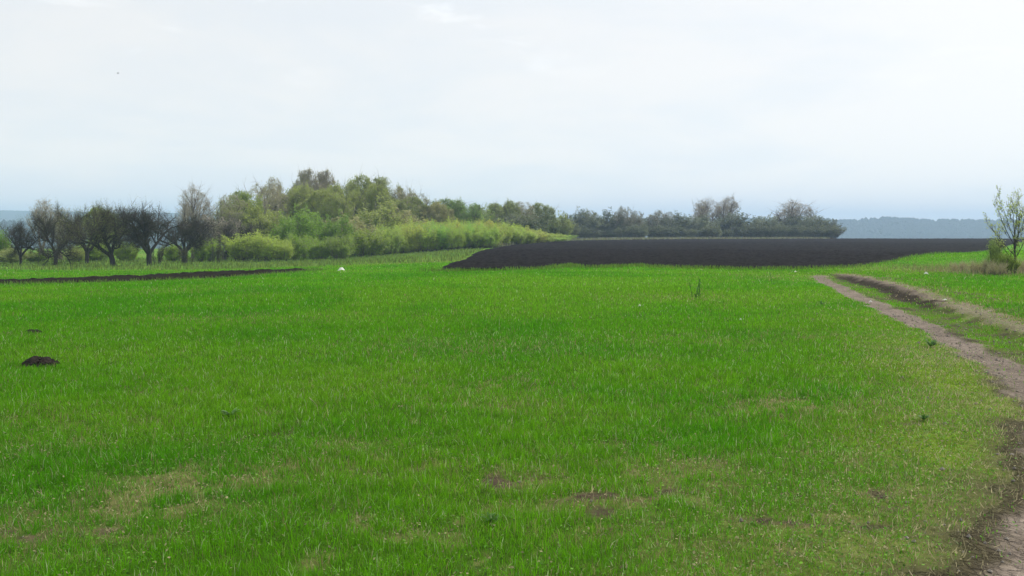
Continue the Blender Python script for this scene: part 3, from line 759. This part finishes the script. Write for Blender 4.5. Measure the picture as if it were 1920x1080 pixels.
place('orchard1', 345, 405, 92, 88, 'orchard_tree', 'dark low tree under the tall bare tree', 'tree', G1, (0.06, 0.065, 0.05), rz=2.2)
place('sapling0', 350, 462, 30, 78, 'sapling', 'small grey round sapling in front of the dark thicket, left one', 'sapling', 'small saplings at the meadow edge', (0.11, 0.11, 0.075))
place('sapling0', 409, 452, 24, 80, 'sapling', 'thin grey sapling left of the yellow green bush', 'sapling', 'small saplings at the meadow edge', (0.11, 0.12, 0.075))
place('sapling0', 296, 462, 24, 80, 'sapling', 'tiny dark sapling just right of the leaning orchard tree', 'sapling', 'small saplings at the meadow edge', (0.08, 0.08, 0.06))
place('birch0', 78, 376, 50, 100, 'bare_tree', 'pale bare tree with upright twigs behind the left orchard trees', 'tree', None, (0.2, 0.2, 0.17), (1.5, 1.5, 1.5))
place('birch0', 112, 392, 44, 102, 'bare_tree', 'smaller pale bare tree right of the upright one at the left', 'tree', None, (0.2, 0.2, 0.17), (1.4, 1.4, 1.4))
place('leafy1', 190, 392, 66, 112, 'leafing_tree', 'light green tree peeping over the orchard crowns', 'tree', None, (0.32, 0.44, 0.06))
place('bare0', 362, 350, 66, 105, 'bare_tree', 'tall bare grey tree standing alone above the thicket at left', 'tree', None, OL)
# the wooded hump
G2 = 'trees of the wooded hump'
for a in [('budding0', 425, 368, 80, 112, 'leafing_tree', 'pale green budding tree right of the tall bare tree', OL),
          ('leafy0', 460, 362, 78, 118, 'leafing_tree', 'light green tree on the left shoulder of the hump', (0.27, 0.36, 0.08)),
          ('budding1', 500, 346, 74, 128, 'leafing_tree', 'brownish tree left of the narrow sky gap on the hump', BR),
          ('budding0', 522, 338, 60, 134, 'leafing_tree', 'grey brown twiggy tree touching the sky gap from the left', BR),
          ('poplar0', 572, 323, 66, 146, 'bare_tree', 'tallest pale bare tree crowning the hump, left half', BR),
          ('poplar0', 606, 325, 62, 148, 'bare_tree', 'tall pale bare tree crowning the hump, right half', BR),
          ('leafy2', 585, 352, 100, 132, 'leafing_tree', 'olive tree in front of the tall bare poplars', OL),
          ('leafy1', 672, 334, 88, 140, 'leafing_tree', 'big round olive tree right of the bare poplars', OL),
          ('leafy0', 718, 337, 86, 142, 'leafing_tree', 'big olive tree on the right crest of the hump', OLD),
          ('leafy2', 640, 352, 76, 133, 'leafing_tree', 'olive tree below the dip between the two hump tops', OL),
          ('budding1', 752, 356, 66, 144, 'leafing_tree', 'brown olive tree where the hump starts to fall', BR),
          ('budding0', 788, 366, 76, 146, 'leafing_tree', 'grey brown tree on the right slope of the hump', OLD),
          ('leafy1', 830, 376, 78, 150, 'leafing_tree', 'fresh green tree low on the right slope', (0.24, 0.35, 0.09)),
          ('leafy2', 868, 378, 68, 150, 'leafing_tree', 'light green round tree before the dip in the tree line', (0.26, 0.38, 0.10)),
          ('leafy2', 548, 356, 70, 138, 'leafing_tree', 'olive tree filling in below the sky gap of the hump', OL), ('leafy0', 700, 350, 84, 136, 'leafing_tree', 'round olive tree between the two big crest trees', OL), ('leafy1', 768, 372, 80, 138, 'leafing_tree', 'soft green tree on the falling right shoulder of the hump', OLD), ('leafy2', 812, 382, 70, 140, 'leafing_tree', 'rounded olive tree before the fresh green ones', BR), ('leafy1', 612, 360, 90, 128, 'leafing_tree', 'pale olive tree in the middle of the hump front', OL), ('bushy0', 700, 386, 110, 128, 'leafing_tree', 'wide olive bush in front of the big hump trees', OL),
          ('bushy1', 760, 398, 90, 132, 'leafing_tree', 'brown olive bush above the yellow willows', BR),
          ('bushy0', 500, 386, 92, 112, 'leafing_tree', 'mid green bushy tree at the foot of the hump', OL),
          ('budding1', 420, 405, 96, 100, 'leafing_tree', 'dark twiggy thicket tree left of the yellow bush', (0.055, 0.065, 0.045)),
          ('orchard2', 455, 414, 72, 98, 'bare_tree', 'dark tangled leafless bush above the yellow bush', (0.05, 0.055, 0.045)),
          ('bushy1', 662, 410, 84, 112, 'leafing_tree', 'brownish olive bush between green bush and willows', BR)]:
    place(*a[:5], a[5], a[6], 'tree', G2, a[7])
G3 = 'grey green trees right of the hump'
for a in [('leafy0', 922, 384, 58, 165, 'leafing_tree', 'olive grey tree starting the lower tree row', OLD), ('leafy2', 948, 379, 52, 168, 'leafing_tree', 'grey olive tree highest at left of the lower tree row', OLD),
          ('budding0', 985, 381, 56, 170, 'leafing_tree', 'twiggy olive tree in the middle of the lower row', BR), ('leafy1', 1012, 383, 52, 172, 'leafing_tree', 'olive tree at the steep right end of the lower row', OLD),
          ('bushy0', 1042, 404, 56, 176, 'leafing_tree', 'low olive bush below the end of the lower row', OLD), ('bushy0', 1066, 411, 40, 196, 'leafing_tree', 'small grey bush in the notch before the far hedge', GY), ('bushy1', 895, 396, 60, 158, 'leafing_tree', 'pale green bush in the dip of the tree line', (0.25, 0.34, 0.10)),
          ('bushy1', 970, 402, 90, 160, 'leafing_tree', 'grey bush behind the right part of the yellow willows', GY)]:
    place(*a[:5], a[5], a[6], 'tree', G3, a[7])
G4 = 'hazy dark trees behind the ploughed field'
rr = random.Random(4)
for i, a in enumerate([('bushy0', 1078, 398, 58, 'dark grey green bush at the left end of the far hedge'), ('bushy1', 1112, 402, 56, 'dark bush left of the double peaked bush in the far hedge'),
          ('budding0', 1108, 396, 34, 'thin twiggy tree sticking out of the far hedge at left'), ('bushy0', 1150, 399, 60, 'olive grey bush before the pale peak of the far hedge'), ('budding1', 1170, 389, 36, 'pale tree making the first peak of the far hedge'),
          ('budding0', 1196, 397, 34, 'dark tree right beside the first peak of the far hedge'), ('bushy1', 1190, 410, 56, 'grey bush below the first peak of the far hedge'), ('budding1', 1226, 396, 38, 'pale bluish tree in the misty gap of the far hedge'),
          ('budding0', 1250, 399, 36, 'olive tree left of the dark round bushes'), ('bushy0', 1262, 404, 62, 'dark round bush in the middle of the far hedge'), ('bushy1', 1292, 410, 54, 'dark bush left below the first tall bare tree'),
          ('bushy0', 1330, 408, 70, 'dark bush under the first tall bare tree'), ('bushy1', 1372, 402, 58, 'dark bush right under the first tall bare tree'), ('bushy0', 1408, 412, 54, 'low dark bush between the two tall bare trees'),
          ('bushy1', 1432, 408, 48, 'dark bush just left of the second tall bare tree'), ('bushy0', 1468, 406, 66, 'dark bush under the second tall bare tree, left'), ('bushy1', 1506, 407, 58, 'dark bush under the second tall bare tree, right'),
          ('bushy0', 1532, 412, 52, 'grey green bush next to the end of the hedge'), ('bushy1', 1552, 414, 42, 'rounded bush closing the right end of the hedge')]):
    d = 222 + rr.uniform(-5, 8)
    place(a[0], a[1], a[2] - (1 if 'bushy' in a[0] else 0), a[3] * .9, d, 'leafing_tree' if 'tree' in a[4][:14] else 'bush', a[4], 'tree' if 'budding' in a[0] else 'bush', G4, (0.20, 0.235, 0.15) if i % 3 else (0.14, 0.17, 0.11))
for i in range(24):
    px = 1050 + 22 * i + rr.uniform(-5, 5)
    place('shrub%d' % (i % 3), px, rr.uniform(420, 431), rr.uniform(26, 36), 214 + rr.uniform(-2, 2), 'low_shrub', 'low grey green shrub filling the foot of the far hedge', 'shrub', 'low shrubs along the foot of the far hedge', (0.16, 0.19, 0.11) if i % 2 else (0.12, 0.15, 0.09))
for px, top, w, p, lab in ((1322, 374, 54, 'bare1', 'tall bare tree above the far hedge, left of the pair'), (1362, 370, 50, 'bare2', 'tallest bare tree above the far hedge, right of the pair'),
                           (1483, 377, 72, 'bare0', 'single tall bare fan shaped tree above the right end of the far hedge')):
    place(p, px, top, w, 232, 'bare_tree', lab, 'tree', 'tall bare trees over the far hedge', BR)

# bright shrubs
G5 = 'yellow green willow shrubs beside the ploughed field'
k = 0
for row, (d, x0, x1, n) in enumerate(((110, 690, 985, 17), (118, 705, 1045, 19), (127, 690, 1060, 19))):
    for i in range(n):
        px = x0 + (x1 - x0) * (i + rr.uniform(.2, .8)) / n
        top = np.interp(px, [680, 720, 770, 850, 920, 960, 1000, 1035, 1070], [436, 422, 417, 415, 417, 421, 430, 437, 442]) + rr.uniform(-1.5, 2.5) + (2 - row) * 5
        dd_ = max(0.0, px - 950) * 0.40; x = (px - 960) / F * (d + dd_)
        if inside(np.array([x]), np.array([float(d + dd_)]), FIELD)[0]: continue
        place('shrub%d' % (k % 3), px, top, rr.uniform(30, 46), d + dd_ + rr.uniform(-4, 4), 'willow_shrub', 'yellow green willow shrub in the bright thicket by the ploughed field', 'shrub', G5, (YG[0] * rr.uniform(.8, 1.1), YG[1] * rr.uniform(.85, 1.1), YG[2]))
        k += 1
for a in [('shrub0', 455, 440, 60, 92, 'left half of the yellow green bush in front of the dark thicket'), ('shrub1', 492, 440, 58, 92, 'right half of the yellow green bush in front of the dark thicket'), ('shrub2', 528, 452, 40, 93, 'low yellow green bush at the right foot of the bright one')]:
    place(*a[:5], 'yellow_shrub', a[5], 'shrub', 'yellow green bushes in front of the dark thicket', YG)
for a in [('bushy0', 548, 400, 72, 102, 'bright green bush tree left of a dark hollow', (0.24, 0.39, 0.06)), ('bushy1', 590, 402, 74, 104, 'bright green bush tree at the foot of the poplars', (0.24, 0.39, 0.06)), ('bushy0', 632, 408, 60, 104, 'mid green bush right of the bright green ones', (0.20, 0.33, 0.05))]:
    place(*a[:5], 'green_bush', a[5], 'bush', 'bright green bushes at the foot of the hump', a[6])
sh = [(5, 434, 34, 92, 'bright green shrub cut by the left edge', GR), (175, 458, 52, 92, 'yellow green shrub seen under the olive orchard crown', (0.30, 0.44, 0.05)), (238, 462, 44, 94, 'green shrub between the forked and leaning orchard trees', (0.26, 0.38, 0.05)),
      (68, 470, 36, 90, 'small green shrub between the two left orchard trees', (0.24, 0.36, 0.05)), (325, 462, 40, 90, 'small green shrub behind the left sapling', (0.28, 0.42, 0.05)), (382, 458, 40, 90, 'small green shrub behind the thin sapling', (0.28, 0.42, 0.05)),
      (140, 465, 40, 90, 'olive shrub left of the yellow one under the orchard', OL), (20, 470, 46, 88, 'dull olive shrub under the leftmost orchard tree', OLD),
      (560, 448, 44, 95, 'light green shrub with pale shoots below the bright bush', (0.28, 0.42, 0.06)), (600, 446, 44, 95, 'light green shrub with upright shoots, middle one', (0.28, 0.42, 0.06)), (640, 446, 50, 96, 'light green shrub before the brown bushes', (0.26, 0.36, 0.07)), (685, 440, 56, 100, 'olive green shrub where the willows begin', (0.27, 0.36, 0.06))]
for i, (px, top, w, d, lab, c) in enumerate(sh):
    place('shrub%d' % (i % 3), px, top - (i % 3) * 4, w * (1.25 if i % 2 else .95), d + (i * 5) % 7 - 3, 'green_shrub', lab, 'shrub', 'small shrubs along the meadow edge', c)

# ---------------------------------------------------------------- young tree and brush on the right bank
def young_tree():
    t = TB(5)
    P = dict(lev=2, seg=(7, 4), wob=(.05, .09), trop=(.05, .10), taper=.25, kids=(8, 4), ang=(30, 32), ratio=(.32, .5), rr=.5, tw=3, twl=.22, twup=.5, tww=.005, lv=2, ls=.03, lsp=.03)
    P['from'] = (.15, .15)
    t.tube([Vector((0, 0, -.1)), Vector((-.02, 0, .45)), Vector((-.06, 0, .9)), Vector((-.08, .02, 1.5))], [.045, .038, .034, .024], 7)
    for z, a, e, L in ((.35, 3.4, .8, 1.1), (.55, .2, .7, 1.3), (.7, 2.6, .75, 1.5), (.85, 4.6, .6, 1.2), (.95, .9, .5, 1.6), (1.05, 3.3, .55, 1.75), (1.2, 5.6, .35, 1.5), (1.3, 3.0, .28, 1.5), (1.4, 0, .05, 1.45), (1.45, 1.5, .25, 1.25)):
        t.grow(Vector((-.03 - .03 * z, 0, z)), Vector((math.cos(a) * e, math.sin(a) * e, 1)).normalized(), L, .016, 0, P)
    return t.meshes('young', M_bark_dark)
PROTO['young'] = young_tree(); PROTO['young']['C'].materials[0] = M_twig_dark
place('young', 1905, 356, 84, 38.5, 'young_tree', 'young tree with fresh green leaves standing on the bank at the right edge', 'tree', None, (0.42, 0.50, 0.16), (1, 1, 1), rz=0)
PROTO['brush'] = shrub(120, stems=15, lv=1, ls=.02, tw=2, H=1.0, spread=.8, low=.15)
PROTO['brush']['C'].materials[0] = M_straw
PROTO['sprout'] = shrub(121, stems=12, lv=7, ls=.035, tw=3, H=.9, spread=.6, low=.2)
place('sprout', 1864, 449, 26, 39, 'green_shrub', 'pale green leafy shoots left of the young tree', 'shrub', None, (0.26, 0.36, 0.10), rz=0)
place('sprout', 1888, 476, 32, 38, 'green_shrub', 'yellow green low shoots at the foot of the young tree', 'shrub', None, (0.26, 0.36, 0.06), rz=1)
for px, top, w, d, lab in ((1872, 486, 40, 37, 'grey brown dead brush heap left of the young trunk'), (1835, 482, 40, 39, 'low dry weed clump on the bank left of the brush heap'), (1915, 482, 36, 40, 'dry brush behind the young trunk at the right edge'),
                           (1796, 487, 36, 41, 'thin dry weeds at the left end of the bank')):
    place('brush', px, top, w, d, 'dry_brush', lab, 'brush', 'dry brush on the right bank', (0.16, 0.16, 0.10))

# ---------------------------------------------------------------- small things in the grass
def clods(name, label, px, row, w, h, n, seed, cat='molehill'):
    r = random.Random(seed); x0, y0 = at(px, row); root = empty(name, (x0, y0, hz(x0, y0)))
    nn = 34; mm = 18; Vv = []; 
    for j in range(mm):
        for i in range(nn):
            u = i / (nn - 1) * 2 - 1; v_ = j / (mm - 1) * 2 - 1
            q_ = u * u + v_ * v_
            zz_ = h * max(0, 1 - q_) ** .6 * (0.75 + .5 * vnoise(u * 3, v_ * 3, seed)) * (1 - .4 * math.exp(-((u - .05) / .12) ** 2)) + (.03 * (vnoise(u * 9, v_ * 9, seed + 1)) if q_ < 1 else -.04)
            Vv.append((u * w / 2, v_ * w * .35, float(zz_) - .01))
    i = (np.arange(mm - 1)[:, None] * nn + np.arange(nn - 1)[None, :]); qq = np.stack([i, i + 1, i + nn + 1, i + nn], -1).reshape(-1, 4)
    obj('mound', mesh_np(name, np.array(Vv), [qq], [M_soilclod]), root)
    V2 = []; F2 = []
    for k in range(n):
        a = r.uniform(0, 6.28); q_ = r.random() ** .5; u, v_ = math.cos(a) * q_, math.sin(a) * q_; s = r.uniform(.012, .035)
        z_ = h * max(0, 1 - q_ * q_) ** .6 * .95
        b = len(V2)
        for o in oc: V2.append((u * w * .52 + o[0] * s * r.uniform(.7, 1.3), v_ * w * .37 + o[1] * s * r.uniform(.7, 1.3), z_ + o[2] * s * r.uniform(.7, 1.3)))
        F2 += [tuple(b + q for q in f) for f in of]
    c = obj('crumbs', mesh_np(name + '_crumbs', np.array(V2), [np.array(F2)], [M_soilclod]), root); c['kind'] = 'stuff'
    tag(root, label, cat, 'molehills in the meadow')
clods('molehill', 'dark double humped earth mound in the grass at left', 70, 690, .43, .115, 150, 3)
clods('molehill', 'small dark low earth mound behind the large one', 58, 628, .28, .06, 50, 8)

def scrap(name, label, px, row, w, h, seed, cat='litter', group='white litter', dz=.03, nu=9):
    """a crumpled piece of thin white plastic"""
    r = random.Random(seed); x0, y0 = at(px, row); Vv = []
    for j in range(nu):
        for i in range(nu):
            u = i / (nu - 1) * 2 - 1; v_ = j / (nu - 1) * 2 - 1
            k_ = 1 - .25 * (abs(u) * abs(v_)) * r.random()
            zc = h * (max(0, math.cos(u * 1.5 + .3 * math.sin(v_ * 3 + seed))) * .8 * max(0, 1 - .7 * abs(v_)) + .45 * r.random() * (1 - .6 * max(abs(u), abs(v_))))
            Vv.append((u * w / 2 * k_ + .08 * w * math.sin(v_ * 4 + seed), v_ * w * .35 * k_, zc + dz))
    i = (np.arange(nu - 1)[:, None] * nu + np.arange(nu - 1)[None, :]); qq = np.stack([i, i + 1, i + nu + 1, i + nu], -1).reshape(-1, 4)
    o = obj(name, mesh_np(name, np.array(Vv), [qq], [M_white])); o.location = (x0, y0, hz(x0, y0)); o.rotation_euler = (0, 0, r.uniform(-.6, .6))
    sd = o.modifiers.new('thickness', 'SOLIDIFY'); sd.thickness = .004
    tag(o, label, cat, group)
scrap('plastic_bag', 'crumpled white plastic bag beyond the meadow, left of the ploughed field', 640, 509, .34, .16, 4, 'bag', None)
scrap('litter', 'white plastic scrap on the grass left of the young tree', 1737, 516, .17, .09, 5)
scrap('litter', 'white scrap at the far left end of the track', 1492, 511, .14, .045, 6)
scrap('litter', 'small white scrap lying between the wheel tracks', 1634, 569, .07, .04, 7)
scrap('litter', 'white scrap on the verge right of the tracks', 1774, 566, .09, .035, 8)
scrap('litter', 'tiny white scrap in the middle of the green meadow', 1200, 576, .06, .05, 9)
scrap('litter', 'tiny white speck of litter in the meadow nearer the road', 1390, 605, .05, .04, 10)

def rosette(name, label, px, row, nl, L, up, mat, seed, cat='weed', group='weeds in the meadow', stalks=0):
    r = random.Random(seed); x0, y0 = at(px, row); Vv = []; Fq = []
    for k in range(nl):
        a = r.uniform(0, 6.28); l = L * r.uniform(.6, 1.1); e = up * r.uniform(.5, 1.4); w = l * .16
        d = Vector((math.cos(a), math.sin(a), 0)); s = Vector((-d.y, d.x, 0)) * w
        b = len(Vv); prev = None
        for i in range(5):
            t = i / 4; c = d * l * t + Vector((0, 0, l * e * (t - .55 * t * t))) ; ww = math.sin(math.pi * (.12 + .84 * t)) * (1 if i % 2 else .8)
            Vv += [c - s * ww, c + s * ww]
            if i: Fq.append((b + 2 * i - 2, b + 2 * i - 1, b + 2 * i + 1, b + 2 * i))
    for k in range(stalks):
        a = r.uniform(0, 6.28); h = L * r.uniform(1.5, 2.8); p = Vector((r.uniform(-.12, .12), r.uniform(-.05, .05), 0)); d = Vector((math.cos(a) * .2, math.sin(a) * .2, 1))
        b = len(Vv); w = .008
        for i in range(4):
            c = p + d * h * i / 3; Vv += [c - Vector((w, 0, 0)), c + Vector((w, 0, 0))]
            if i: Fq.append((b + 2 * i - 2, b + 2 * i - 1, b + 2 * i + 1, b + 2 * i))
        for i in range(9):
            c = p + d * h * r.uniform(.15, 1); a2 = r.uniform(0, 6.28); q_ = Vector((math.cos(a2), math.sin(a2), .8)) * h * .16; s = Vector((-math.sin(a2), math.cos(a2), 0)) * h * .03
            b = len(Vv); Vv += [c, c + q_ * .5 + s, c + q_, c + q_ * .5 - s]; Fq.append((b, b + 1, b + 2, b + 3))
    o = obj(name, mesh_np(name, np.array(Vv), [np.array(Fq)], [mat])); o.location = (x0, y0, hz(x0, y0) + .01); tag(o, label, cat, group)
rosette('weed', 'grey green leafy weed tuft in the left foreground meadow', 428, 788, 30, .085, 1.0, M_weedgrey, 1)
rosette('weed', 'dark green weed beside the yellow mossy verge', 1750, 652, 30, .11, 1.4, M_weed, 2)
rosette('weed', 'dark broad leaved weed near the bottom centre', 918, 1000, 26, .06, 1.5, M_weed, 3)
rosette('weed', 'dark weed tuft on the verge near the road bend', 1740, 795, 26, .07, 1.3, M_weed, 4)
rosette('tall_weed', 'tall dark weed stalks in the far meadow', 1308, 560, 6, .18, 1.2, M_weed, 5, stalks=5)
rosette('tall_weed', 'single thin dark weed stalk near the end of the track', 1451, 534, 2, .14, 1.0, M_weed, 6, stalks=1)
rosette('weed', 'small dark weed in the meadow left of the track', 1542, 574, 8, .12, 1.4, M_weed, 7)
rosette('weed', 'small green weed tuft alone in the left meadow', 208, 606, 12, .12, 1.2, M_weed, 8)
rosette('weed', 'light green clover like weed low at the centre right', 950, 985, 18, .07, .6, mat_simple('light_leaves', (0.16, 0.32, 0.04), trans=.4), 9)
def stalk(label, px, row, h, lx, seed):
    x0, y0 = at(px, row); r = random.Random(seed); Vv = []; Fq = []
    for i in range(6):
        t = i / 5; c = Vector((lx * h * t * t, .02 * math.sin(t * 5), h * t * (1 - .15 * t)))
        w = .004 + .003 * (i == 4)
        for j in range(3): Vv.append(c + Vector((math.cos(j * 2.1) * w, math.sin(j * 2.1) * w, 0)))
        if i:
            b = 3 * (i - 1)
            for j in range(3): Fq.append((b + j, b + (j + 1) % 3, b + 3 + (j + 1) % 3, b + 3 + j))
    o = obj('dry_stalk', mesh_np('dry_stalk', np.array(Vv), [np.array(Fq)], [M_straw])); o.location = (x0, y0, hz(x0, y0)); tag(o, label, 'stalk', 'dry stalks in the meadow')
stalk('pale dry stalk leaning left in the middle meadow', 592, 778, .16, -.45, 1)
stalk('short pale dry stalk right of the leaning one', 600, 776, .10, .5, 2)
stalk('upright pale dry stalk left of the meadow centre', 729, 706, .17, .15, 3)
stalk('bent pale dry stalk in the right part of the meadow', 990, 742, .14, .45, 4)
stalk('pale dry stalk at the lower centre near bare earth', 1038, 965, .09, .4, 5)

# bird far up on the left
def bird():
    p = Vector(((229 - 960) / F * 90, 90, CAMZ + (HOR - 141) / F * 90)); root = empty('bird', p, .4)
    t = TB(2); t.tube([Vector((-.09, 0, 0)), Vector((-.05, 0, 0)), Vector((0, 0, -.005)), Vector((.06, 0, 0)), Vector((.09, 0, .01)), Vector((.12, 0, 0))], [.004, .02, .03, .022, .016, .003], 8)
    obj('body', mesh_np('bird_body', np.array(t.tv), [np.array(t.tf)], [M_bird], smooth=True), root)
    for s in (-1, 1):
        Vw = np.array([(.04, 0, .01), (-.03, 0, .01), (.05, s * .1, .05), (-.02, s * .1, .05), (.0, s * .22, .03)])
        w = obj('wing', mesh_np('bird_wing', Vw, [np.array([(0, 1, 3, 2)]), np.array([(2, 3, 4)])], [M_bird]), root)
        m = w.modifiers.new('thickness', 'SOLIDIFY'); m.thickness = .006
    tag(root, 'tiny dark bird flying high in the left of the sky', 'bird')
bird()
